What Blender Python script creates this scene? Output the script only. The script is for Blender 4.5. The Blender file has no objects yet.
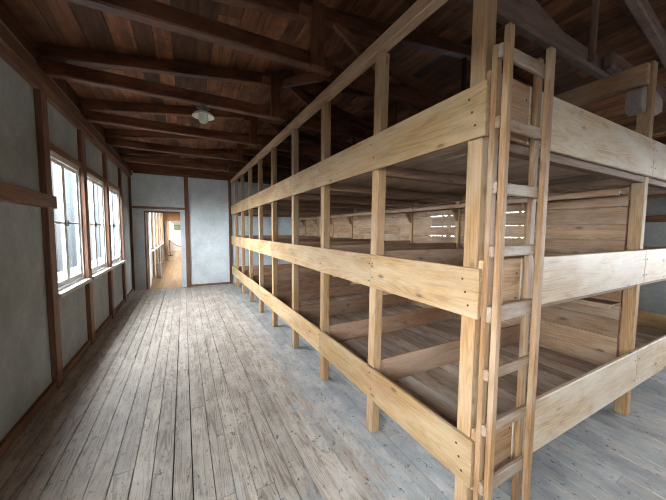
import bpy, bmesh, math, random
from mathutils import Vector, Matrix
random.seed(7)
S = bpy.context.scene
C = S.collection
PI = math.pi

# ------------------------------------------------------------------ materials
def new_mat(name):
    m = bpy.data.materials.new(name); m.use_nodes = True
    nt = m.node_tree; nt.nodes.clear()
    out = nt.nodes.new('ShaderNodeOutputMaterial')
    b = nt.nodes.new('ShaderNodeBsdfPrincipled')
    nt.links.new(b.outputs[0], out.inputs[0])
    return m, nt, b

class N:
    def __init__(s, nt): s.nt = nt
    def n(s, t, **k):
        x = s.nt.nodes.new(t)
        for a, v in k.items(): setattr(x, a, v)
        return x
    def l(s, a, b): s.nt.links.new(a, b)
    def math(s, op, a, b=None, clamp=False):
        x = s.n('ShaderNodeMath', operation=op, use_clamp=clamp)
        for i, v in enumerate((a, b)):
            if v is None: continue
            if isinstance(v, (int, float)): x.inputs[i].default_value = v
            else: s.l(v, x.inputs[i])
        return x.outputs[0]
    def ramp(s, fac, stops):
        r = s.n('ShaderNodeValToRGB'); e = r.color_ramp.elements
        while len(e) < len(stops): e.new(.5)
        for i, (p, c) in enumerate(stops):
            e[i].position = p
            e[i].color = (c, c, c, 1) if isinstance(c, (int, float)) else (*c, 1)
        s.l(fac, r.inputs[0]); return r.outputs[0]
    def mix(s, fac, a, b, mode='MIX'):
        x = s.n('ShaderNodeMix', data_type='RGBA', blend_type=mode)
        for i, v in ((0, fac), (6, a), (7, b)):
            if isinstance(v, (int, float)): x.inputs[i].default_value = v
            elif isinstance(v, tuple): x.inputs[i].default_value = (*v, 1)
            else: s.l(v, x.inputs[i])
        return x.outputs[2]
    def noise(s, vec, scale, detail=4, rough=.55, dist=0):
        x = s.n('ShaderNodeTexNoise'); x.inputs['Scale'].default_value = scale
        x.inputs['Detail'].default_value = detail; x.inputs['Roughness'].default_value = rough
        x.inputs['Distortion'].default_value = dist
        s.l(vec, x.inputs['Vector']); return x.outputs['Fac']
    def scaled(s, vec, sc):
        x = s.n('ShaderNodeVectorMath', operation='MULTIPLY'); s.l(vec, x.inputs[0])
        x.inputs[1].default_value = sc; return x.outputs[0]

_cache = {}
def wood(name, dark, light, axis, rough=.65, tint=.25, worn=None, worn_amt=.0, knots=.7, stain=None, stain_amt=.3, grain=.62, sheen=.35, rings=.45):
    """sawn timber with the grain along one axis; each board carries its own 'tint' value"""
    key = name + '_' + axis
    if key in _cache: return _cache[key]
    m, nt, b = new_mat(key); g = N(nt)
    tc = g.n('ShaderNodeTexCoord'); at = g.n('ShaderNodeAttribute', attribute_name='tint')
    off = g.n('ShaderNodeVectorMath', operation='SCALE'); off.inputs[0].default_value = (17.3, 9.1, 23.7)
    g.l(at.outputs['Fac'], off.inputs['Scale'])
    add = g.n('ShaderNodeVectorMath', operation='ADD'); g.l(tc.outputs['Object'], add.inputs[0]); g.l(off.outputs[0], add.inputs[1])
    v = add.outputs[0]
    i = 'xyz'.index(axis)
    def sc(al, ac):
        q = [ac] * 3; q[i] = al; return tuple(q)
    n1 = g.noise(g.scaled(v, sc(.8, 11)), 1, 5, .6, .8)
    n2 = g.noise(g.scaled(v, sc(5, 110)), 1, 3, .6)
    col = g.ramp(n1, [(.28, dark), (.72, light)])
    fine = g.ramp(n2, [(.32, grain), (.62, 1.06)])
    col = g.mix(.75, col, fine, 'MULTIPLY')
    n5 = g.noise(g.scaled(v, sc(.42, 6.5)), 1, 2, .45, .4)
    rg = g.math('ADD', g.math('MULTIPLY', g.math('SINE', g.math('MULTIPLY', n5, 150.)), .5), .5)
    col = g.mix(rings, col, g.ramp(rg, [(.0, 1.06), (.55, 1.), (.95, .55)]), 'MULTIPLY')
    if stain:
        n3 = g.noise(v, 2.2, 6, .65)
        col = g.mix(g.ramp(n3, [(.5, 0.), (.72, stain_amt)]), col, stain)
    if worn:
        n4 = g.noise(g.scaled(v, sc(1.2, 4)), 1.3, 7, .7)
        col = g.mix(g.ramp(n4, [(.42, 0.), (.62, worn_amt)]), col, worn)
    if knots:
        vo = g.n('ShaderNodeTexVoronoi'); vo.inputs['Scale'].default_value = 1
        g.l(g.scaled(v, sc(3.0, 8.0)), vo.inputs['Vector'])
        kf = g.ramp(vo.outputs['Distance'], [(.0, knots), (.07, knots), (.10, knots * .3), (.17, 0.)])
        col = g.mix(kf, col, tuple(x * .38 for x in dark))
    tv = g.math('ADD', g.math('MULTIPLY', at.outputs['Fac'], 2 * tint), 1 - tint)
    cmb = g.n('ShaderNodeCombineColor')
    for k in range(3): g.l(tv, cmb.inputs[k])
    col = g.mix(1., col, cmb.outputs[0], 'MULTIPLY')
    g.l(col, b.inputs['Base Color']); b.inputs['Roughness'].default_value = rough
    b.inputs['Specular IOR Level'].default_value = sheen
    bp = g.n('ShaderNodeBump'); bp.inputs['Strength'].default_value = .25; bp.inputs['Distance'].default_value = .004
    g.l(n2, bp.inputs['Height']); g.l(bp.outputs[0], b.inputs['Normal'])
    _cache[key] = m; return m

ORANGE = (.34, .17, .07)
PINE = lambda a: wood('pine', (.31, .185, .08), (.49, .325, .155), a, .6, .12, (.52, .415, .285), .5, .8, ORANGE, .55, .74)
PALE = lambda a: wood('pale_pine', (.42, .29, .165), (.58, .435, .28), a, .42, .1, (.59, .525, .435), .85, .85, (.42, .27, .15), .5, .72, .4)
POST = lambda a: wood('post_pine', (.30, .165, .07), (.48, .30, .145), a, .6, .14, (.50, .40, .285), .45, .6, ORANGE, .5, .7)
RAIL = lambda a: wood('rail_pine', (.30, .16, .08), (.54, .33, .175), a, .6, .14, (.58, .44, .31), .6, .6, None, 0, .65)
DECK = lambda a: wood('deck_wood', (.27, .175, .12), (.54, .40, .29), a, .4, .28, (.62, .56, .50), .8, .6, None, 0, .7)
BEAMW = lambda a: wood('crossbeam_wood', (.18, .10, .06), (.34, .21, .13), a, .6, .2, None, 0, .5)
DIVID = lambda a: wood('divider_wood', (.21, .11, .06), (.39, .23, .135), a, .6, .18, (.40, .31, .235), .5, .75, (.15, .07, .04), .5, .7)
PARTW = lambda a: wood('partition_wood', (.22, .125, .064), (.385, .24, .135), a, .55, .25, (.42, .33, .245), .6, .8, (.22, .11, .06), .5, .66)
LADR = lambda a: wood('ladder_wood', (.22, .108, .045), (.42, .245, .115), a, .5, .14, (.42, .33, .235), .6, .6, ORANGE, .3, .6)
RUNG = lambda a: wood('rung_wood', (.19, .115, .068), (.38, .26, .165), a, .45, .12, (.50, .44, .38), .6, .5)
BLOCK = lambda a: wood('grey_block_wood', (.24, .18, .145), (.44, .355, .30), a, .6, .1, (.6, .53, .48), .6, .5)
STUD = lambda a: wood('stud_wood', (.11, .047, .027), (.24, .118, .066), a, .6, .14, None, 0, .5)
TRUSS = lambda a: wood('truss_wood', (.036, .011, .006), (.125, .043, .02), a, .45, .25, (.26, .115, .06), .6, .4)
TRUSSG = lambda a: wood('weathered_truss_wood', (.12, .066, .048), (.27, .17, .13), a, .7, .12, (.32, .235, .195), .6, .5)
ROOF = lambda a: wood('roof_boards', (.085, .027, .0125), (.34, .145, .066), a, .7, .62, None, 0, .8, (.018, .006, .003), .9)
TAN = lambda a: wood('tan_floor', (.36, .20, .09), (.55, .345, .175), a, .4, .14, None, 0, .4)

def floor_mat():
    m, nt, b = new_mat('worn_floor_boards'); g = N(nt)
    tc = g.n('ShaderNodeTexCoord'); at = g.n('ShaderNodeAttribute', attribute_name='tint')
    P = tc.outputs['Object']
    off = g.n('ShaderNodeVectorMath', operation='SCALE'); off.inputs[0].default_value = (3.3, 19.1, 0)
    g.l(at.outputs['Fac'], off.inputs['Scale'])
    add = g.n('ShaderNodeVectorMath', operation='ADD'); g.l(P, add.inputs[0]); g.l(off.outputs[0], add.inputs[1])
    v = add.outputs[0]
    n1 = g.noise(g.scaled(v, (22, 1.1, 1)), 1, 5, .65, 1.4)
    col = g.ramp(n1, [(.3, (.27, .232, .195)), (.68, (.45, .405, .355))])
    ring = g.noise(g.scaled(v, (8.5, .5, 1)), 1, 2, .45, .6)
    ring = g.math('ADD', g.math('MULTIPLY', g.math('SINE', g.math('MULTIPLY', ring, 120.)), .5), .5)
    col = g.mix(g.ramp(ring, [(.62, 0.), (.95, .55)]), col, (.11, .085, .066))
    # flaking grey-blue paint left where nobody walks: towards the beds, in flecks elsewhere
    sx = g.n('ShaderNodeSeparateXYZ'); g.l(P, sx.inputs[0])
    n2 = g.noise(g.scaled(v, (5, 2.2, 1)), 1.6, 9, .75, .5)
    n3 = g.noise(g.scaled(P, (1, .7, 1)), .9, 3, .5)
    edge = g.math('MULTIPLY', g.math('ADD', sx.outputs[0], .75), .32)
    edge = g.math('MINIMUM', g.math('MAXIMUM', edge, 0.), .26)
    pf = g.math('ADD', g.math('ADD', g.math('MULTIPLY', n2, .9), g.math('MULTIPLY', n3, .35)), edge)
    paint = g.ramp(pf, [(.72, 0.), (.80, .9)])
    pcol = g.ramp(g.noise(P, 3.5, 6, .6), [(.35, (.26, .285, .305)), (.65, (.40, .42, .435))])
    col = g.mix(paint, col, pcol)
    # pale dusty wear
    dust = g.noise(g.scaled(P, (3, 1.2, 1)), 2.3, 8, .75)
    col = g.mix(g.ramp(dust, [(.46, 0.), (.62, .7)]), col, (.55, .515, .47))
    spots = g.noise(g.scaled(v, (7, 4, 1)), 3.1, 4, .8)
    col = g.mix(g.ramp(spots, [(.60, 0.), (.64, .85)]), col, (.08, .058, .045))
    tv = g.math('ADD', g.math('MULTIPLY', at.outputs['Fac'], .26), .87)
    cmb = g.n('ShaderNodeCombineColor')
    for k in range(3): g.l(tv, cmb.inputs[k])
    col = g.mix(1., col, cmb.outputs[0], 'MULTIPLY')
    g.l(col, b.inputs['Base Color'])
    g.l(g.ramp(dust, [(.3, .42), (.7, .65)]), b.inputs['Roughness'])
    bp = g.n('ShaderNodeBump'); bp.inputs['Strength'].default_value = .3; bp.inputs['Distance'].default_value = .004
    g.l(n1, bp.inputs['Height']); g.l(bp.outputs[0], b.inputs['Normal'])
    return m

def plaster(name, a, c, rough=.85):
    m, nt, b = new_mat(name); g = N(nt)
    P = g.n('ShaderNodeTexCoord').outputs['Object']
    n1 = g.noise(P, 2.2, 8, .65); n2 = g.noise(P, 14, 5, .7)
    col = g.ramp(n1, [(.32, a), (.68, c)])
    col = g.mix(.6, col, g.ramp(n2, [(.3, .78), (.7, 1.08)]), 'MULTIPLY')
    g.l(col, b.inputs['Base Color']); b.inputs['Roughness'].default_value = rough
    bp = g.n('ShaderNodeBump'); bp.inputs['Strength'].default_value = .12; bp.inputs['Distance'].default_value = .004
    g.l(n2, bp.inputs['Height']); g.l(bp.outputs[0], b.inputs['Normal'])
    return m

def plain(name, col, rough=.5, metal=0., var=.12, spec=.5):
    m, nt, b = new_mat(name); g = N(nt); b.inputs['Specular IOR Level'].default_value = spec
    n = g.noise(g.n('ShaderNodeTexCoord').outputs['Object'], 9, 5, .6)
    c = g.mix(1., g.ramp(n, [(.3, 1 - var), (.7, 1 + var * .5)]), col, 'MULTIPLY')
    g.l(c, b.inputs['Base Color']); b.inputs['Roughness'].default_value = rough; b.inputs['Metallic'].default_value = metal
    return m

def glass_mat(name, refl=.07, tint=(.97, .99, 1.), frosted=False):
    m = bpy.data.materials.new(name); m.use_nodes = True
    nt = m.node_tree; nt.nodes.clear(); g = N(nt)
    out = g.n('ShaderNodeOutputMaterial'); mx = g.n('ShaderNodeMixShader')
    t = g.n('ShaderNodeBsdfTransparent'); t.inputs[0].default_value = (*tint, 1)
    gl = g.n('ShaderNodeBsdfGlossy'); gl.inputs['Roughness'].default_value = .03
    mx.inputs[0].default_value = refl
    if frosted:
        gl = g.n('ShaderNodeBsdfPrincipled'); gl.inputs['Base Color'].default_value = (.62, .68, .64, 1); gl.inputs['Roughness'].default_value = .15; mx.inputs[0].default_value = .75
    g.l(t.outputs[0], mx.inputs[1]); g.l(gl.outputs[0], mx.inputs[2]); g.l(mx.outputs[0], out.inputs[0])
    return m

M_floor = floor_mat()
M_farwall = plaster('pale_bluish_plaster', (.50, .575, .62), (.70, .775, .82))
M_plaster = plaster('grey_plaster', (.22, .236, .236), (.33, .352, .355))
M_cream = plaster('cream_wall', (.70, .66, .56), (.80, .77, .68))
M_sub = plain('dark_subfloor', (.03, .025, .02), .9)
M_white = plain('white_window_paint', (.72, .73, .73), .45)
M_sill = plain('pale_sill_paint', (.42, .41, .39), .5)
M_glass = glass_mat('window_glass')
M_iron = plain('dark_iron', (.06, .055, .05), .5, .6)
M_nail = plain('rusty_nail', (.07, .045, .035), .6, .4)
M_enamel = plain('white_enamel', (.86, .88, .85), .25, 0, .05)
M_cap = plain('grey_lamp_cap', (.36, .40, .38), .4)
M_ground = plain('pale_gravel', (.055, .055, .054), .9)
M_red = plain('red_rope', (.55, .08, .05), .7)
M_doorpaint = plain('pale_door_paint', (.55, .55, .53), .5)

# ------------------------------------------------------------------ mesh builder
class MB:
    def __init__(s): s.bm = bmesh.new(); s.t = s.bm.faces.layers.float.new('tint'); s.mats = []
    def _mi(s, m):
        if m not in s.mats: s.mats.append(m)
        return s.mats.index(m)
    def box(s, x0, x1, y0, y1, z0, z1, m, bev=.003, top=(0, 0), tint=None, rot=None):
        """axis-aligned board; `top` shifts its upper face sideways (a leaning post)"""
        b = bmesh.new()
        vs = [b.verts.new((x + (top[0] if z == z1 else 0), y + (top[1] if z == z1 else 0), z))
              for x in (x0, x1) for y in (y0, y1) for z in (z0, z1)]
        for f in ((0, 1, 3, 2), (4, 6, 7, 5), (0, 4, 5, 1), (2, 3, 7, 6), (0, 2, 6, 4), (1, 5, 7, 3)):
            b.faces.new([vs[i] for i in f])
        if bev: bmesh.ops.bevel(b, geom=b.edges[:], offset=bev, segments=1, affect='EDGES')
        s._merge(b, m, tint)
    def beam(s, a, c, w, h, m, up=(0, 0, 1), bev=.004, tint=None):
        """board of width w and height h from point a to point c"""
        a, c = Vector(a), Vector(c); d = (c - a); L = d.length; d.normalize()
        sd = d.cross(Vector(up)).normalized(); u = sd.cross(d)
        b = bmesh.new()
        vs = [b.verts.new(a + d * (L * k) + sd * (i * w / 2) + u * (j * h / 2)) for k in (0, 1) for i in (-1, 1) for j in (-1, 1)]
        for f in ((0, 1, 3, 2), (4, 6, 7, 5), (0, 4, 5, 1), (2, 3, 7, 6), (0, 2, 6, 4), (1, 5, 7, 3)):
            b.faces.new([vs[i] for i in f])
        if bev: bmesh.ops.bevel(b, geom=b.edges[:], offset=bev, segments=1, affect='EDGES')
        s._merge(b, m, tint)
    def prism(s, pts, axis, a0, a1, m, tint=None, bev=.002):
        b = bmesh.new()
        def P(p, a):
            q = list(p); q.insert(axis, a); return b.verts.new(q)
        A = [P(p, a0) for p in pts]; B = [P(p, a1) for p in pts]; n = len(pts)
        b.faces.new(A); b.faces.new(B[::-1])
        for i in range(n): b.faces.new((A[i], B[i], B[(i + 1) % n], A[(i + 1) % n]))
        if bev: bmesh.ops.bevel(b, geom=b.edges[:], offset=bev, segments=1, affect='EDGES')
        s._merge(b, m, tint)
    def lathe(s, prof, c, m, seg=32, smooth=True):
        b = bmesh.new(); rings = []
        for r, z in prof:
            rings.append([b.verts.new((c[0] + r * math.cos(2 * PI * k / seg), c[1] + r * math.sin(2 * PI * k / seg), c[2] + z)) for k in range(seg)])
        for i in range(len(rings) - 1):
            for k in range(seg):
                f = b.faces.new((rings[i][k], rings[i][(k + 1) % seg], rings[i + 1][(k + 1) % seg], rings[i + 1][k])); f.smooth = smooth
        s._merge(b, m, .5)
    def tube(s, pts, r, m, seg=10):
        b = bmesh.new(); rings = []; pts = [Vector(p) for p in pts]
        for i, p in enumerate(pts):
            d = (pts[min(i + 1, len(pts) - 1)] - pts[max(i - 1, 0)]).normalized()
            q = d.cross(Vector((0, 0, 1)) if abs(d.z) < .9 else Vector((1, 0, 0))).normalized(); w = q.cross(d)
            rings.append([b.verts.new(p + q * (r * math.cos(2 * PI * k / seg)) + w * (r * math.sin(2 * PI * k / seg))) for k in range(seg)])
        for i in range(len(rings) - 1):
            for k in range(seg):
                f = b.faces.new((rings[i][k], rings[i][(k + 1) % seg], rings[i + 1][(k + 1) % seg], rings[i + 1][k])); f.smooth = True
        b.faces.new(rings[0][::-1]); b.faces.new(rings[-1])
        s._merge(b, m, .5)
    def disc(s, c, axis, r, m, h=.002):
        """a nail head standing h proud of a board"""
        b = bmesh.new(); n = 8; A = []; B = []
        for k in range(n):
            p = [r * math.cos(2 * PI * k / n), r * math.sin(2 * PI * k / n)]
            q = p[:]; q.insert(axis, 0); A.append(b.verts.new(Vector(c) + Vector(q)))
            q = p[:]; q.insert(axis, -h); B.append(b.verts.new(Vector(c) + Vector(q)))
        b.faces.new(B)
        for i in range(n): b.faces.new((A[i], A[(i + 1) % n], B[(i + 1) % n], B[i]))
        s._merge(b, m, .5)
    def _merge(s, b, m, tint):
        bmesh.ops.recalc_face_normals(b, faces=b.faces[:])
        t = random.random() if tint is None else tint; mi = s._mi(m)
        mp = {v: s.bm.verts.new(v.co) for v in b.verts}
        for f in b.faces:
            g = s.bm.faces.new([mp[v] for v in f.verts]); g[s.t] = t; g.material_index = mi; g.smooth = f.smooth
        b.free()
    def build(s, name, parent=None, label=None, kind=None, cat=None, origin=None):
        me = bpy.data.meshes.new(name)
        if origin is not None: bmesh.ops.translate(s.bm, verts=s.bm.verts[:], vec=-Vector(origin))
        s.bm.to_mesh(me); s.bm.free()
        for m in s.mats: me.materials.append(m)
        o = bpy.data.objects.new(name, me); C.objects.link(o)
        if origin is not None: o.location = origin
        if parent is not None: o.parent = parent
        if label: o['label'] = label
        if kind: o['kind'] = kind
        if cat: o['category'] = cat
        return o

def thing(name, label, cat, loc=(0, 0, 0), group=None, kind=None):
    o = bpy.data.objects.new(name, None); C.objects.link(o); o.empty_display_size = .1
    o.location = loc
    if label: o['label'] = label
    if cat: o['category'] = cat
    if group: o['group'] = group
    if kind: o['kind'] = kind
    return o

def part(mb, name, parent, label=None, kind=None):
    """a part whose mesh was written in world coordinates, hung under its thing"""
    loc = Vector(parent.location); p = parent.parent
    while p is not None: loc += Vector(p.location); p = p.parent
    bmesh.ops.translate(mb.bm, verts=mb.bm.verts[:], vec=-loc)
    return mb.build(name, parent, label, kind)

def struct(mb, name, label, cat):
    return mb.build(name, None, label, 'structure', cat)

# ------------------------------------------------------------------ dimensions
XL, XR = -2.45, 6.65            # inner faces of the two long walls
Y0, Y1 = -4.4, 8.0              # near and far end walls
XM = 2.1                        # ridge and the middle of the double row of beds
SL = .125
def under(x): return 3.55 + SL * (x if x < XM else 2 * XM - x)       # underside of the rafters
mir = lambda x: 2 * XM - x

# ------------------------------------------------------------------ floor
mb = MB()
mb.box(XL - .1, XR + .1, Y0 - .1, Y1 + .0, -.12, -.03, M_sub, 0)
x = XL - .05
while x < XR + .05:
    w = random.choice((.108, .113, .116, .12))
    y = Y0 - random.random() * 3
    while y < Y1:
        L = random.uniform(3.2, 5.2); ya, yb = max(y, Y0), min(y + L, Y1 + .0)
        if yb - ya > .02: mb.box(x, x + w - random.choice((.003, .004, .005, .007)), ya, yb - .003, -.03, 0, M_floor, .001)
        y += L
    x += w
struct(mb, 'floor', 'worn grey plank floor of the dormitory', 'floor')

# ------------------------------------------------------------------ long walls, studs and windows
WINZ = (.93, 2.40)
studs_left = [2.92, 4.13, 5.42, 6.72]
bays = [(2.99, 4.06), (4.20, 5.35), (5.49, 6.65)]
bays_left_near = [(-.87, .23), (-2.14, -1.04), (-3.42, -2.32)]  # unseen windows, assumed to bring light onto the bunks from the left
bays_near = [(-2.37, -1.25), (-3.62, -2.50)]  # unseen windows, assumed to light the end boards from the right
studs_near = {'right': [1.45, .07, -1.18, -2.43, -3.70], 'left': [1.56, .30, -.955, -2.23, -3.5]}

def wall_with_windows(name, label, x_in, out, y0, y1, holes, top=3.2):
    """plastered wall whose inner face is at x_in; `out` = -1 or 1 is the side the outdoors lies on"""
    mb = MB(); a, b = sorted((x_in, x_in + out * .055))
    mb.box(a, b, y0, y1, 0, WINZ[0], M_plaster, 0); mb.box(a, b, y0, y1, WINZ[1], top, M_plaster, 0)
    ys = sorted(holes); y = y0
    for h0, h1 in ys:
        if h0 - y > .001: mb.box(a, b, y, h0, WINZ[0], WINZ[1], M_plaster, 0)
        y = h1
    if y1 - y > .001: mb.box(a, b, y, y1, WINZ[0], WINZ[1], M_plaster, 0)
    return struct(mb, name, label, 'wall')

nwin = [0]; ntrim = [0]
def trim(mb, label, cat='wall stud'):
    ntrim[0] += 1
    return struct(mb, 'trim_%d' % ntrim[0], label, cat)

def window(x_in, out, h0, h1, label, simple=False):
    nwin[0] += 1
    s = out
    t = thing('window_%d' % nwin[0], label, 'window', (x_in, (h0 + h1) / 2, WINZ[0]), kind='structure')
    def bx(m_, xa, xb, ya, yb, za, zb, mat, bev=.002):
        a, b = sorted((x_in + s * xa, x_in + s * xb)); m_.box(a, b, ya, yb, za, zb, mat, bev)
    f = MB(); z0, z1 = WINZ
    bx(f, -.005, .05, h0, h0 + .035, z0, z1, M_white); bx(f, -.005, .05, h1 - .035, h1, z0, z1, M_white)
    bx(f, -.006, .051, h0, h1, z1 - .05, z1, M_white); bx(f, -.006, .051, h0, h1, z0, z0 + .03, M_white)
    part(f, 'window_frame', t)
    mid = (h0 + h1) / 2
    for ya, yb in ((h0 + .035, mid), (mid, h1 - .035)):
        sm = MB(); za, zb = z0 + .03, z1 - .05
        bx(sm, .012, .042, ya, ya + .042, za, zb, M_white); bx(sm, .012, .042, yb - .042, yb, za, zb, M_white)
        bx(sm, .012, .042, ya + .035, yb - .035, za, za + .055, M_white); bx(sm, .012, .042, ya + .035, yb - .035, zb - .04, zb, M_white)
        bx(sm, .018, .044, ya + .035, yb - .035, 1.655, 1.68, M_white)
        sash = part(sm, 'sash', t)
        if not simple:
            g = MB()
            bx(g, .029, .033, ya + .03, yb - .03, za + .05, 1.66, M_glass, 0); bx(g, .029, .033, ya + .03, yb - .03, 1.675, zb - .035, M_glass, 0)
            part(g, 'pane', sash)
    if simple:
        g = MB(); bx(g, .029, .033, h0 + .03, h1 - .03, z0 + .05, z1 - .05, M_glass, 0); part(g, 'pane', t)
    else:
        la = MB(); bx(la, -.012, .012, mid - .012, mid + .012, 1.63, 1.70, M_iron); bx(la, -.02, -.008, mid - .01, mid + .055, 1.66, 1.674, M_iron)
        part(la, 'latch', t, 'dark metal window latch')
    si = MB(); bx(si, -.075, .0, h0 - .02, h1 + .02, z0 - .045, z0, M_sill); part(si, 'window_sill', t)
    return t

def long_side(x_in, out, side):
    f = lambda d: x_in - out * d       # d metres into the room
    def bx(mb, d0, d1, *r, **k):
        a, b = sorted((f(d0), f(d1))); mb.box(a, b, *r, **k)
    wall_with_windows('wall_' + side, 'grey plastered wall along the %s side of the dormitory' % side, x_in, out, Y0, Y1, bays + (bays_near if out > 0 else bays_left_near))
    names = {'left': ['nearest brown wall stud beside the first window', 'brown stud between the first and second window',
                      'brown stud between the second and third window', 'brown stud beyond the third window'],
             'right': ['brown stud on the wall behind the bunks, number one', 'brown stud on the wall behind the bunks, number two',
                       'brown stud on the wall behind the bunks, number three', 'brown stud on the wall behind the bunks, number four']}[side]
    for y, nm in zip(studs_left, names):
        mb = MB(); bx(mb, 0, .05, y - .07, y + .07, 0, 2.90, STUD('z')); trim(mb, nm)
    for k, y in enumerate(studs_near[side]):
        mb = MB(); bx(mb, 0, .05, y - .07, y + .07, 0, 2.90, STUD('z')); trim(mb, 'brown stud on the %s wall near the entrance end, %d' % (side, k + 1))
    mb = MB(); bx(mb, 0, .05, Y1 - .06, Y1, 0, 2.90, STUD('z')); trim(mb, 'brown corner stud where the %s wall meets the far wall' % side)
    # wall plate in two steps
    mb = MB(); bx(mb, 0, .05, Y0, Y1, 2.90, 2.96, STUD('y')); bx(mb, 0, .08, Y0, Y1, 2.96, 3.04, STUD('y'))
    bx(mb, 0, .06, Y0, Y1, 3.04, 3.1, STUD('y'))
    trim(mb, 'brown wall plate along the top of the %s wall' % side, 'wall plate')
    # lintel strip above the windows
    for (a, b), nm in zip(bays, ('first', 'second', 'third')):
        mb = MB(); bx(mb, 0, .03, a, b, 2.40, 2.47, STUD('y')); trim(mb, 'brown lintel strip above the %s window on the %s' % (nm, side), 'lintel')
    # rail on the plain stretch
    mb = MB(); bx(mb, .0, .075, 0.25 if out < 0 else .0, 3.0, 1.80, 1.925, STUD('y')); trim(mb, 'brown horizontal rail on the plain plaster of the %s wall' % side, 'wall rail')
    mb = MB(); bx(mb, 0, .035, Y0, Y1, 0, .075, STUD('y')); 
    o = struct(mb, 'baseboard_' + side, 'brown baseboard along the foot of the %s wall' % side, 'baseboard')

# posts stand in front of the plate and rails, so those stop a little short in depth
long_side(XL, -1, 'left'); long_side(XR, 1, 'right')
for k, (a, b) in enumerate(bays):
    window(XL, -1, a, b, ['nearest two-sash window in the left wall', 'middle one of the three windows in the left wall', 'farthest of the three windows in the left wall'][k])
for k, (a, b) in enumerate(bays): window(XR, 1, a, b, 'window in the wall behind the bunks, %s' % ('first', 'second', 'third')[k], True)
for k, (a, b) in enumerate(bays_left_near): window(XL, -1, a, b, 'unseen window assumed for side light in the left wall beside the viewer, %s' % ('first', 'second', 'third')[k], True)
for k, (a, b) in enumerate(bays_near):
    window(XR, 1, a, b, 'unseen window assumed for side light in the right wall beside the bunk end, %s' % ('first', 'second', 'third')[k], True)

# ------------------------------------------------------------------ end walls
DX0, DX1, DZ = -2.12, -1.32, 2.05
mb = MB()
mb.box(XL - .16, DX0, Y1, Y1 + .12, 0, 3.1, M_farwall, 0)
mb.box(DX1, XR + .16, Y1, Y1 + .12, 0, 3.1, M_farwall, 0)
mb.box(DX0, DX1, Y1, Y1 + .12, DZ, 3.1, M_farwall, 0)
mb.box(DX0, DX1, Y1 - .002, Y1 + .12, -.03, .004, TAN('x'), 0)
struct(mb, 'wall_far', 'grey mottled plaster wall at the far end with the doorway', 'wall')
def gable(y, d):
    mb = MB(); pts = [(XL - .16, 3.1), (XR + .16, 3.1), (XR + .16, under(XR) + .16), (XM, under(XM) + .16), (XL - .16, under(XL) + .16)]
    mb.prism(pts, 1, y, y + d, ROOF('x'), None, 0); return mb
trim(gable(Y1, .12), 'dark boarded gable above the far wall', 'gable')
trim(gable(Y0 - .12, .12), 'dark boarded gable above the near end wall', 'gable')
ends = [(4.9, 6.2)]  # unseen end window, added as fill light on floor and bunk ends
mb = MB()
mb.box(XL - .16, XR + .16, Y0 - .12, Y0, 0, WINZ[0], M_plaster, 0); mb.box(XL - .16, XR + .16, Y0 - .12, Y0, WINZ[1], 3.1, M_plaster, 0); x = XL - .16
for a, b in ends: mb.box(x, a, Y0 - .12, Y0, WINZ[0], WINZ[1], M_plaster, 0); x = b
mb.box(x, XR + .16, Y0 - .12, Y0, WINZ[0], WINZ[1], M_plaster, 0)
for k, (a, b) in enumerate(ends):
    t = window(0, -1, -(b - a) / 2, (b - a) / 2, 'single unseen window added for fill light in the near end wall behind the viewer', True)
    t.location = ((a + b) / 2, Y0, WINZ[0]); t.rotation_euler = (0, 0, PI / 2)
struct(mb, 'wall_near', 'grey plaster wall at the near end of the dormitory', 'wall')
def ftrim(x0, x1, z0, z1, label, ax='z', cat='wall stud', d=.04):
    mb = MB(); mb.box(x0, x1, Y1 - d, Y1, z0, z1, STUD(ax)); trim(mb, label, cat)
ftrim(-1.205, -1.105, 0, 3.1, 'brown stud on the far wall beside the doorway', d=.05)
ftrim(-2.40, -1.205, 2.135, 2.195, 'thin brown rail above the doorway', 'x', 'wall rail')
ftrim(-.06, .02, 0, 3.1, 'brown stud on the far wall where the bunks begin')
ftrim(1.3, 1.4, 0, 3.1, 'brown stud on the far wall behind the bunks')
ftrim(2.8, 2.9, 0, 3.1, 'brown stud on the far wall behind the second bunk row')
ftrim(XL + .1, XR - .1, 3.03, 3.1, 'dark beam along the top of the far wall', 'x', 'wall plate', .045)
mb = MB(); mb.box(-1.105, -.06, Y1 - .025, Y1, 0, .05, STUD('x')); struct(mb, 'baseboard_far', 'brown baseboard at the foot of the far wall', 'baseboard')
mb = MB()
mb.box(DX0 - .03, DX0 + .004, Y1 - .012, Y1 + .13, 0, DZ + .03, STUD('z'));
mb.box(DX0, DX1, Y1 - .012, Y1 + .13, DZ - .004, DZ + .03, STUD('x'))
trim(mb, 'thin dark casing round the doorway', 'door casing')

# ------------------------------------------------------------------ roof
mb = MB()
def roof_slope(sgn):
    L = math.hypot(1, SL); n = 0; x = XL - .2
    while x < XM - .01:
        w = random.uniform(.15, .23); xe = min(x + w, XM)
        za, zb = under(x) + .135, under(xe - .006) + .135
        y = Y0 - random.random() * 3
        while y < Y1 + .1:
            Ln = random.uniform(2.5, 4.5); ya, yb = max(y, Y0 - .12), min(y + Ln, Y1 + .1)
            if yb - ya > .05:
                p = [(x, za), (xe - .007, zb), (xe - .007, zb + .025), (x, za + .025)]
                if sgn < 0: p = [(mir(a), b) for a, b in p][::-1]
                mb.prism(p, 1, ya, yb - .004, ROOF('y'), None, 0)
            y += Ln
        x += w
roof_slope(1); roof_slope(-1)
p = [(XL - .3, under(XL - .3) + .165), (XM, under(XM) + .165), (XM, under(XM) + .2), (XL - .3, under(XL - .3) + .2)]
mb.prism(p, 1, Y0 - .15, Y1 + .12, M_sub, None, 0); mb.prism([(mir(a), b) for a, b in p][::-1], 1, Y0 - .15, Y1 + .12, M_sub, None, 0)
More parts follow.
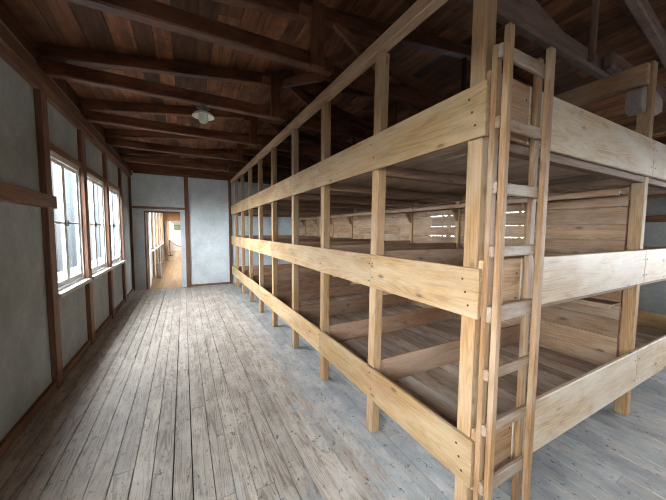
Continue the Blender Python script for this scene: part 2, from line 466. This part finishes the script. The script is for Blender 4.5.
struct(mb, 'ceiling', 'dark reddish brown board ceiling under the low pitched roof', 'ceiling')
for x_, s_ in ((XL, -1), (XR, 1)):
    mb = MB(); a, b = sorted((x_, x_ + s_ * .055)); mb.box(a, b, Y0 - .12, Y1 + .12, 3.2, under(XL) + .14, ROOF('y'), 0)
    trim(mb, 'dark eaves board above the %s wall' % ('left' if s_ < 0 else 'right'), 'eaves board')

# trusses
QX = -.13
def truss(k, y, label):
    t = thing('roof_truss', label, 'roof truss', (XM, y, 3.1), 'roof trusses')
    tm = TRUSSG if k == 0 else TRUSS
    def sag(p): return p
    mb = MB(); mb.box(XL, .06, y - .05, y + .05, 3.1, 3.235, TRUSS('x'), .012); part(mb, 'tie_beam', t)
    mb = MB(); mb.beam((.02, y + .09, 3.17), (XM + .35, y + .09, 3.165), .09, .15, tm('x'), bev=.02); part(mb, 'tie_beam', t)
    mb = MB(); mb.beam((XM + .12, y, 3.17), (mir(-.02), y, 3.17), .085, .14, tm('x'), bev=.02); part(mb, 'tie_beam', t)
    mb = MB(); mb.box(mir(.06), XR, y - .05, y + .05, 3.1, 3.235, TRUSS('x'), .012); part(mb, 'tie_beam', t)
    for s in (1, -1):
        fx = (lambda q: q) if s > 0 else mir
        mb = MB(); mb.beam((fx(XL), y, under(XL) + .065), (fx(XM), y, under(XM) + .065), .09, .13, TRUSS('x'), bev=.008); part(mb, 'rafter', t)
        mb = MB(); a, b = sorted((fx(QX - .06), fx(QX + .06))); mb.box(a, b, y - .115, y - .05, 3.08, under(QX) + .1, TRUSS('z'), .006)
        part(mb, 'queen_post', t)
        mb = MB(); a, b = sorted((fx(QX - .17), fx(QX - .06))); mb.box(a, b, y - .1, y - .05, under(QX) - .06, under(QX) + .05, TRUSS('x'), .006)
        part(mb, 'cleat', t)
    mb = MB(); mb.box(XM - .15, XM - .105, y + .00, y + .04, 3.1, under(XM) + .05, tm('z'), .004); part(mb, 'king_post', t)
    mb = MB(); mb.beam((XM + .0, y + .175, 3.21), (.30, y + .175, 3.60), .08, .12, tm('x'), bev=.015); part(mb, 'strut', t)
    mb = MB(); mb.beam((XM - .05, y - .09, 3.80), (3.75, y - .09, 3.40), .08, .13, tm('x'), bev=.012); part(mb, 'strut', t)
    if k in (1, 2, 3):
        mb = MB(); mb.beam((QX + .12, y + .1, 3.12), (QX + .12, y + 1.25, under(QX) + .02), .05, .09, TRUSS('y')); part(mb, 'brace', t)
        mb = MB(); mb.beam((.05, y + .0, 3.62), (.75, y + .0, 3.2), .05, .09, TRUSS('x')); part(mb, 'brace', t)
    return t
TY = [.36, 1.67, 3.0, 4.33, 5.66, 6.99]
for k, (y, lab) in enumerate(zip(TY, (
        'weathered greyish roof truss above the top of the ladder',
        'dark roof truss crossing the aisle in front of the lamp',
        'dark roof truss with the enamel lamp fixed beneath it',
        'dark roof truss just behind the lamp',
        'second dark roof truss from the far wall',
        'dark roof truss closest to the far wall'))):
    truss(k, y, lab)

# ------------------------------------------------------------------ the bunks
AP = [.07, .885, 1.80, 2.70, 3.67, 4.58, 5.50, 6.42, 7.35]      # post positions along the aisle
YE = 7.95
bunk = thing('bunk_bed', 'long three-tier double row of pine bunks with posts and plank decks', 'bunk bed', (XM, 4., 0))
B = lambda mb, n, l=None, k=None: part(mb, n, bunk, l, k)
DZS = (.37, 1.24, 2.115)
SIDE = ((.298, .545), (1.1715, 1.4207), (2.0474, 2.2995))
ENDB = ((.2705, .5962), (1.178, 1.4602), (2.0596, 2.3516))
# posts
for i, y in enumerate(AP):
    h = .04
    lean = (0, -.045) if i == 1 else ((0, random.uniform(-.012, .012)) if i else (0, 0))
    oy = .03 if i == 1 else 0
    mb = MB(); mb.box(.026, .098, y - h + oy, y + h + oy, 0, 2.862 + .0125 * y, POST('z'), .004, lean); B(mb, 'post')
    mb = MB(); mb.box(mir(.098), mir(.026), y - h, y + h, 0, 2.862, POST('z'), .004); B(mb, 'post')
    hm = .055
    ym = y + .02
    mb = MB(); mb.box(2.13, 2.207, .032 if i == 0 else ym - hm, .115 if i == 0 else ym + hm, 0, 2.985 if i == 0 else 2.82, POST('z'), .005); B(mb, 'post')
# rails on top
mb = MB(); mb.beam((.037, .02, 2.905), (.037, YE, 3.005), .074, .09, RAIL('y'), bev=.006); B(mb, 'top_rail')
mb = MB(); mb.beam((mir(.048), .02, 2.915), (mir(.048), YE, 2.925), .1, .11, PINE('y'), bev=.006); B(mb, 'top_rail')
mb = MB(); mb.box(2.06, 2.125, .05, YE, 2.80, 2.96, RAIL('y'), .006); B(mb, 'top_rail', 'brown middle rail')
# weathered block bolted to the first middle post
mb = MB(); mb.prism([(2.02, 2.62), (2.05, 2.59), (2.126, 2.58), (2.126, 2.785), (2.07, 2.785), (2.025, 2.76)], 1, .06, .16, BLOCK('z'), None, .006)
mb.prism([(2.209, 2.62), (2.36, 2.60), (2.5, 2.66), (2.5, 2.76), (2.34, 2.80), (2.209, 2.80)], 1, .06, .16, BLOCK('x'), None, .006)
B(mb, 'block', 'grey weathered timber block')
# boards along the aisles, in lengths
cuts = [[0, 1.80, 4.58, YE], [0, .885, 3.67, 6.42, YE], [0, 2.70, 5.50, YE]]
for ti, ((z0, z1), cs) in enumerate(zip(SIDE, cuts)):
    for a, b in zip(cs[:-1], cs[1:]):
        mb = MB(); mb.box(0, .026, a + (.002 if a else 0), b - .002, z0, z1, PINE('y'), .004)
        for y in AP:
            if a <= y < b or abs(y - b) < .01:
                for q, zz in ([(-.018, z0 + .06), (.018, z1 - .06), (.0, (z0 + z1) / 2)] if y < .2 else [(random.uniform(-.03, .03), z0 + random.uniform(.04, .09)), (random.uniform(-.03, .03), z1 - random.uniform(.04, .09))]):
                    yy = min(max(y + q, a + .02), b - .02)
                    mb.disc((0, yy, zz), 0, .006, M_nail)
        B(mb, 'side_board')
        mb = MB(); mb.box(mir(.026), mir(0), a + (.002 if a else 0), b - .002, z0, z1, PINE('y'), .004); B(mb, 'side_board')
# boards across the near end
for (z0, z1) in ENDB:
    for a, b in ((.03, .352), (.354, 2.155), (2.159, mir(.03))):  # short first piece added: ladder's shade put into a browner wood
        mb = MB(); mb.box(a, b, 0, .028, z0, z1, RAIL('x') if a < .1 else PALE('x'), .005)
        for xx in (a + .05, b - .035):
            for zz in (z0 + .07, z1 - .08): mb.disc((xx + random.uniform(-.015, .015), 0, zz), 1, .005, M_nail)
        B(mb, 'end_board', 'end board behind the ladder, coloured browner for the ladder shade' if a < .1 else None)
# decks, cross beams and low dividers between the beds
for z in DZS:
    for s in (0, 1):
        mb = MB(); xa, xb = (.10, 2.10) if s == 0 else (2.235, mir(.10)); x = xa
        while x < xb - .02:
            w = min(random.uniform(.13, .19), xb - x)
            y = .03
            while y < YE - .02:
                L = random.uniform(2.2, 3.8); L = YE - y if YE - y - L < .5 else L
                mb.box(x, x + w - .006, y, y + L - .003, z - .024, z, DECK('y'), .0015); y += L
            x += w
        B(mb, 'deck')
    for i, y in enumerate(AP + [7.9]):
        mb = MB(); mb.box(.10, 2.128, y - .03, y + .03, z - .10, z - .0245, BEAMW('x'), .004); B(mb, 'crossbeam')
        mb = MB(); mb.box(2.207, mir(.10), y - .03, y + .03, z - .10, z - .0245, BEAMW('x'), .004); B(mb, 'crossbeam')
        if 0 < i < len(AP):
            for xa, xb in ((.10, 2.10), (2.235, mir(.10))):
                mb = MB(); mb.box(xa, xb, y - .0, y + .028, z + .001, z + .205, DIVID('x'), .004); B(mb, 'divider')
# head partition along the middle and its shelf
for ti, (z0, z1) in enumerate(((.375, 1.12), (1.245, 2.0))):
    mb = MB(); y = .05; z = z0
    gap = .003 if ti == 0 else .006
    while z < z1 - .02:
        w = min(random.uniform(.125, .165), z1 - z); y = .118
        while y < YE - .02:
            L = random.uniform(1.7, 2.9); L = YE - y if YE - y - L < .6 else L
            mb.box(2.105, 2.127, y, y + L - .003, z, z + w - gap * random.uniform(.3, 1.2), PARTW('y'), .002); y += L
        z += w
    mb.box(2.103, 2.128, .118, YE, z1 + .001, z1 + (.04 if ti == 0 else .012), BEAMW('y'), .002)
    B(mb, 'partition')
    zs = (.985, 1.935)[ti]
    sh = MB(); sh.box(1.90, 1.925, .118, YE, zs - .03, zs + .012, PARTW('y'), .003); sh.box(1.925, 2.104, .118, YE, zs - .012, zs + .008, PARTW('y'), .002)
    shelf = B(sh, 'shelf')
    for y in AP[1:]:
        mb = MB(); mb.prism([(1.93, zs - .013), (2.103, zs - .013), (2.103, zs - .2), (2.06, zs - .2)], 1, y - .012, y + .012, DIVID('z'), None, .002)
        part(mb, 'bracket', shelf)
    for y in AP:
        mb = MB(); mb.box(2.075, 2.104, y - .03, y + .03, (.375, 1.246)[ti], (1.12, 2.0)[ti], POST('z'), .003) if y > .2 else None
        if y > .2: B(mb, 'batten')

# ------------------------------------------------------------------ ladder at the corner
lad = thing('wooden_ladder', 'narrow wooden ladder standing upright against the near corner of the bunks', 'ladder', (.21, -.045, 0))
for nm, x0, x1, top, topb in (('l', .022, .060, 2.505, 2.445), ('r', .362, .404, 2.505, 2.48)):
    mb = MB(); mb.box(x0, x1, -.084, -.056, 0, top, LADR('z'), .004); part(mb, 'stile', lad)
    mb = MB(); mb.box(x0, x1, -.031, -.004, 0, topb, LADR('z'), .004); part(mb, 'stile', lad)
for z, h in ((2.44, .06), (2.125, .055), (1.83, .055), (1.535, .055), (1.245, .08), (.935, .055), (.655, .055), (.36, .065)):
    mb = MB(); mb.box(.020, .405, -.0555, -.0315, z - h, z, RUNG('x'), .005); part(mb, 'rung', lad)

# ------------------------------------------------------------------ lamp
LX, LY = -1.0, 3.0
lamp = thing('pendant_lamp', 'white enamel lamp with a glass bulb cover hanging under a roof beam', 'lamp', (LX, LY, 2.88))
mb = MB(); mb.lathe([(.0, 3.1), (.028, 3.1), (.028, 3.075), (.012, 3.072), (.012, 3.06)], (LX, LY, 0), M_cap); part(mb, 'stem', lamp)
mb = MB(); mb.lathe([(.0, 3.082), (.03, 3.08), (.048, 3.06), (.05, 3.03), (.058, 3.028), (.058, 3.016), (0, 3.016)], (LX, LY, 0), M_cap); part(mb, 'cap', lamp)
mb = MB(); mb.box(LX - .075, LX + .075, LY - .012, LY + .012, 3.052, 3.066, M_cap); part(mb, 'clamp_bar', lamp)
mb = MB(); mb.lathe([(.05, 3.024), (.07, 3.018), (.10, 3.0), (.122, 2.972), (.126, 2.962), (.122, 2.962), (.098, 2.992), (.068, 3.010), (.048, 3.016)], (LX, LY, 0), M_enamel, 40)
part(mb, 'lamp_shade', lamp)
M_opal = glass_mat('lamp_glass', .25, (.85, .9, .88), True)
mb = MB(); mb.lathe([(.052, 3.014), (.054, 2.97), (.056, 2.94), (.05, 2.908), (.034, 2.888), (.015, 2.881), (.0, 2.88)], (LX, LY, 0), M_opal)
gl = part(mb, 'glass_cover', lamp)
mb = MB(); mb.lathe([(.015, 3.014), (.015, 2.975), (.03, 2.945), (.031, 2.93), (.022, 2.91), (0, 2.903)], (LX, LY, 0), M_enamel); part(mb, 'bulb', lamp)

# ------------------------------------------------------------------ rooms beyond the doorway
def next_room(ya, yb, nm, wallmat, last, XL=-2.2):
    hs = [(ya + 1.15 + 1.3 * k, ya + 2.25 + 1.3 * k) for k in range(5)]
    wall_with_windows('wall_left_' + nm, 'left wall of the %s room beyond the doorway' % nm, XL, -1, ya, yb, hs, 3.1)
    for k, (a, b) in enumerate(hs): window(XL, -1, a, b, 'window in the left wall of the %s room beyond, %d' % (nm, k + 1), True)
    for k in range(6):
        mb = MB(); y = ya + 1.05 + 1.3 * k; mb.box(XL, XL + .06, y - .07, y + .07, 0, 3.0, PINE('z')); trim(mb, 'brown stud in the %s room beyond the doorway, %d' % (nm, k + 1))
    mb = MB(); mb.box(XL - .1, 2.1, ya, yb, -.12, -.02, M_sub, 0); x = XL
    while x < 2.1:
        mb.box(x, x + .136, ya, yb, -.02, .0, TAN('y'), .001); x += .14
    struct(mb, 'floor_' + nm, 'tan plank floor of the %s room beyond the doorway' % nm, 'floor')
    wall_with_windows('wall_right_' + nm, 'right wall of the %s room beyond the doorway' % nm, 2.0, 1, ya, yb, hs, 3.1)
    for k, (a, b) in enumerate(hs): window(2.0, 1, a, b, 'unseen window added for light in the right wall of the %s room beyond, %d' % (nm, k + 1), True)  # out of view, added to brighten these rooms
    mb = MB(); mb.box(XL - .16, 2.1, ya, yb, 3.1, 3.2, DIVID('y'), 0); struct(mb, 'ceiling_' + nm, 'board ceiling of the %s room beyond the doorway' % nm, 'ceiling')
next_room(Y1 + .12, 16.0, 'second', M_plaster, False)
next_room(16.12, 23.5, 'third', M_cream, True)
mb = MB()
for a, b, c, d in ((XL - .16, -2.0, 0, 3.1), (-.95, 2.1, 0, 3.1), (-2.0, -.95, 2.05, 3.1)): mb.box(a, b, 16.0, 16.12, c, d, M_plaster, 0)
struct(mb, 'wall_second_far', 'partition wall with a second doorway, seen through the first', 'wall')
mb = MB(); mb.box(-2.2, -.8, 15.93, 16.0, 2.06, 2.42, wood('orange_wood', (.42, .17, .06), (.62, .30, .12), 'x'), .006); trim(mb, 'orange brown lintel over the second doorway', 'lintel')
for a in (-2.08, -.95):
    mb = MB(); mb.box(a, a + .11, 15.93, 16.0, 0, 2.06, DIVID('z'), .006); trim(mb, 'brown jamb %s the second doorway' % ('left of' if a < -2 else 'right of'), 'door jamb')
mb = MB(); mb.box(XL - .16, 2.1, 23.5, 23.62, 0, 3.1, M_cream, 0); struct(mb, 'wall_third_far', 'cream wall at the very end of the row of rooms', 'wall')
# door leaf of the near doorway, swung open into the second room
dr = thing('door_1', 'pale door leaf standing open beyond the far doorway', 'door', (DX0 + .01, Y1 + .14, 0), kind='structure')
mb = MB(); mb.beam((DX0 + .02, Y1 + .15, 1.02), (DX0 - .005, Y1 + .92, 1.02), .04, 2.02, M_doorpaint, bev=.003); part(mb, 'door_leaf', dr)
mb = MB(); mb.tube([(DX0 + .01, Y1 + .84, 1.03), (DX0 + .06, Y1 + .85, 1.03), (DX0 + .07, Y1 + .74, 1.03)], .009, M_iron); part(mb, 'door_handle', dr)
# things in the rooms beyond
st = thing('floor_stand', 'small pale box standing on the tan floor beyond the doorway', 'box', (-1.99, 10.0, 0))
mb = MB(); mb.box(-2.05, -1.93, 9.94, 10.06, .02, .48, M_sill, .012); part(mb, 'body', st)
mb = MB(); mb.box(-2.06, -1.92, 9.93, 10.07, .48, .50, M_sill, .006); part(mb, 'lid', st)
mb = MB(); mb.box(-2.04, -1.94, 9.95, 10.05, 0, .02, M_iron, .003); part(mb, 'foot', st)
rb = thing('rope_barrier', 'red rope barrier stretched across the last room', 'rope barrier', (-1.2, 19.0, 0))
for xx in (-2.0, -.2):
    mb = MB(); mb.lathe([(0, .03), (.15, .03), (.15, 0), (0, 0)], (xx, 19, 0), M_iron); mb.tube([(xx, 19, .03), (xx, 19, .95)], .02, M_iron); part(mb, 'stand', rb)
mb = MB(); mb.tube([(-2 + 1.8 * k / 16, 19, .9 - .42 * (1 - (2 * k / 16 - 1) ** 2)) for k in range(17)], .03, M_red); part(mb, 'rope', rb, 'sagging red rope')
pc = thing('picture_frame', 'small dark framed picture on the cream end wall', 'picture', (-1.63, 23.48, 1.68))
mb = MB(); mb.box(-1.85, -1.41, 23.47, 23.5, 1.55, 1.95, M_iron, .006); part(mb, 'frame', pc)
mb = MB(); mb.box(-1.82, -1.44, 23.462, 23.472, 1.58, 1.92, plain('olive_print', (.22, .24, .14), .6, 0, .3), .002); part(mb, 'print', pc)

# ------------------------------------------------------------------ outdoors
mb = MB(); mb.box(-40, 40, -40, 60, -.6, -.45, M_ground, 0); struct(mb, 'ground_outside', 'gravel ground outside the windows', 'ground')
M_ob = [plain('pale_outer_board', c, 1., 0, .12, 0.) for c in ((.040, .049, .058), (.072, .076, .078), (.048, .057, .064), (.058, .066, .071))]
mb = MB(); y = 11.5
while y < 60:
    w = random.uniform(.25, .9); mb.box(-6.7, -6.6 + random.choice((0, .05)), y, y + w, -.45, 5.2, random.choice(M_ob), 0); y += w
struct(mb, 'exterior_wall', 'pale boarded wall of the neighbouring hut outside the windows', 'wall')

# ------------------------------------------------------------------ light
W = bpy.data.worlds.new('overcast_sky'); S.world = W; W.use_nodes = True
nt = W.node_tree; nt.nodes.clear(); g = N(nt)
out = g.n('ShaderNodeOutputWorld'); bg = g.n('ShaderNodeBackground')
bg.inputs[0].default_value = (.98, .985, 1., 1); bg.inputs[1].default_value = 17.
g.l(bg.outputs[0], out.inputs[0])
def portal(x, out_, ya, yb, end=False):
    d = bpy.data.lights.new('window_portal', 'AREA'); d.shape = 'RECTANGLE'; d.size = yb - ya; d.size_y = WINZ[1] - WINZ[0] + .1
    d.cycles.is_portal = True
    o = bpy.data.objects.new('window_portal', d); C.objects.link(o)
    o.location = (x + out_ * .09, (ya + yb) / 2, (WINZ[0] + WINZ[1]) / 2)
    # local -Z points into the room, local X runs along Y
    into = Vector((-out_, 0, 0)); zx = -into; yy = Vector((0, 0, 1)); xx = yy.cross(zx)
    o.rotation_euler = Matrix((xx, yy, zx)).transposed().to_euler()
    if end:
        zx = Vector((0, -1, 0)); xx = yy.cross(zx)
        o.location = ((ya + yb) / 2, x - .2, (WINZ[0] + WINZ[1]) / 2); o.rotation_euler = Matrix((xx, yy, zx)).transposed().to_euler()
for x_, s_ in ((XL, -1), (XR, 1)):
    portal(x_, s_, 2.95, 6.7)
portal(XR, 1, -3.65, -1.2); portal(XL, -1, -3.45, .25)
portal(-2.2, -1, 9.2, 15.7); portal(-2.2, -1, 17.2, 23.4); portal(2.0, 1, 9.2, 15.7); portal(2.0, 1, 17.2, 23.4)
portal(Y0, 1, 4.85, 6.25, True)

# ------------------------------------------------------------------ camera
f_, pi_, ya_, ro_ = 283.47, -.0685, .4849, .0071
fw = Vector((math.sin(ya_) * math.cos(pi_), math.cos(ya_) * math.cos(pi_), math.sin(pi_)))
r = Vector((math.cos(ya_), -math.sin(ya_), 0)); u = r.cross(fw)
R = r * math.cos(ro_) + u * math.sin(ro_); U = -r * math.sin(ro_) + u * math.cos(ro_)
cd = bpy.data.cameras.new('camera'); cam = bpy.data.objects.new('camera', cd); C.objects.link(cam)
cd.sensor_fit = 'HORIZONTAL'; cd.sensor_width = 36; cd.lens = f_ / 666 * 36; cd.clip_start = .05; cd.clip_end = 300
m3 = Matrix((R, U, -fw)).transposed()
cam.matrix_world = Matrix.Translation((-1.2482, -.8677, 1.6)) @ m3.to_4x4()
S.camera = cam

vs = S.view_settings; vs.view_transform = 'Standard'; vs.look = 'None'; vs.gamma = 1; vs.use_curve_mapping = False
vs.exposure = 1.05
cy = S.cycles
cy.use_denoising = True; cy.filter_width = 1.0; cy.denoising_prefilter = 'ACCURATE'
try: cy.denoiser = 'OPENIMAGEDENOISE'
except Exception: pass
cy.max_bounces = 12; cy.diffuse_bounces = 8; cy.transparent_max_bounces = 16
cy.caustics_reflective = False; cy.caustics_refractive = False; cy.sample_clamp_indirect = 8
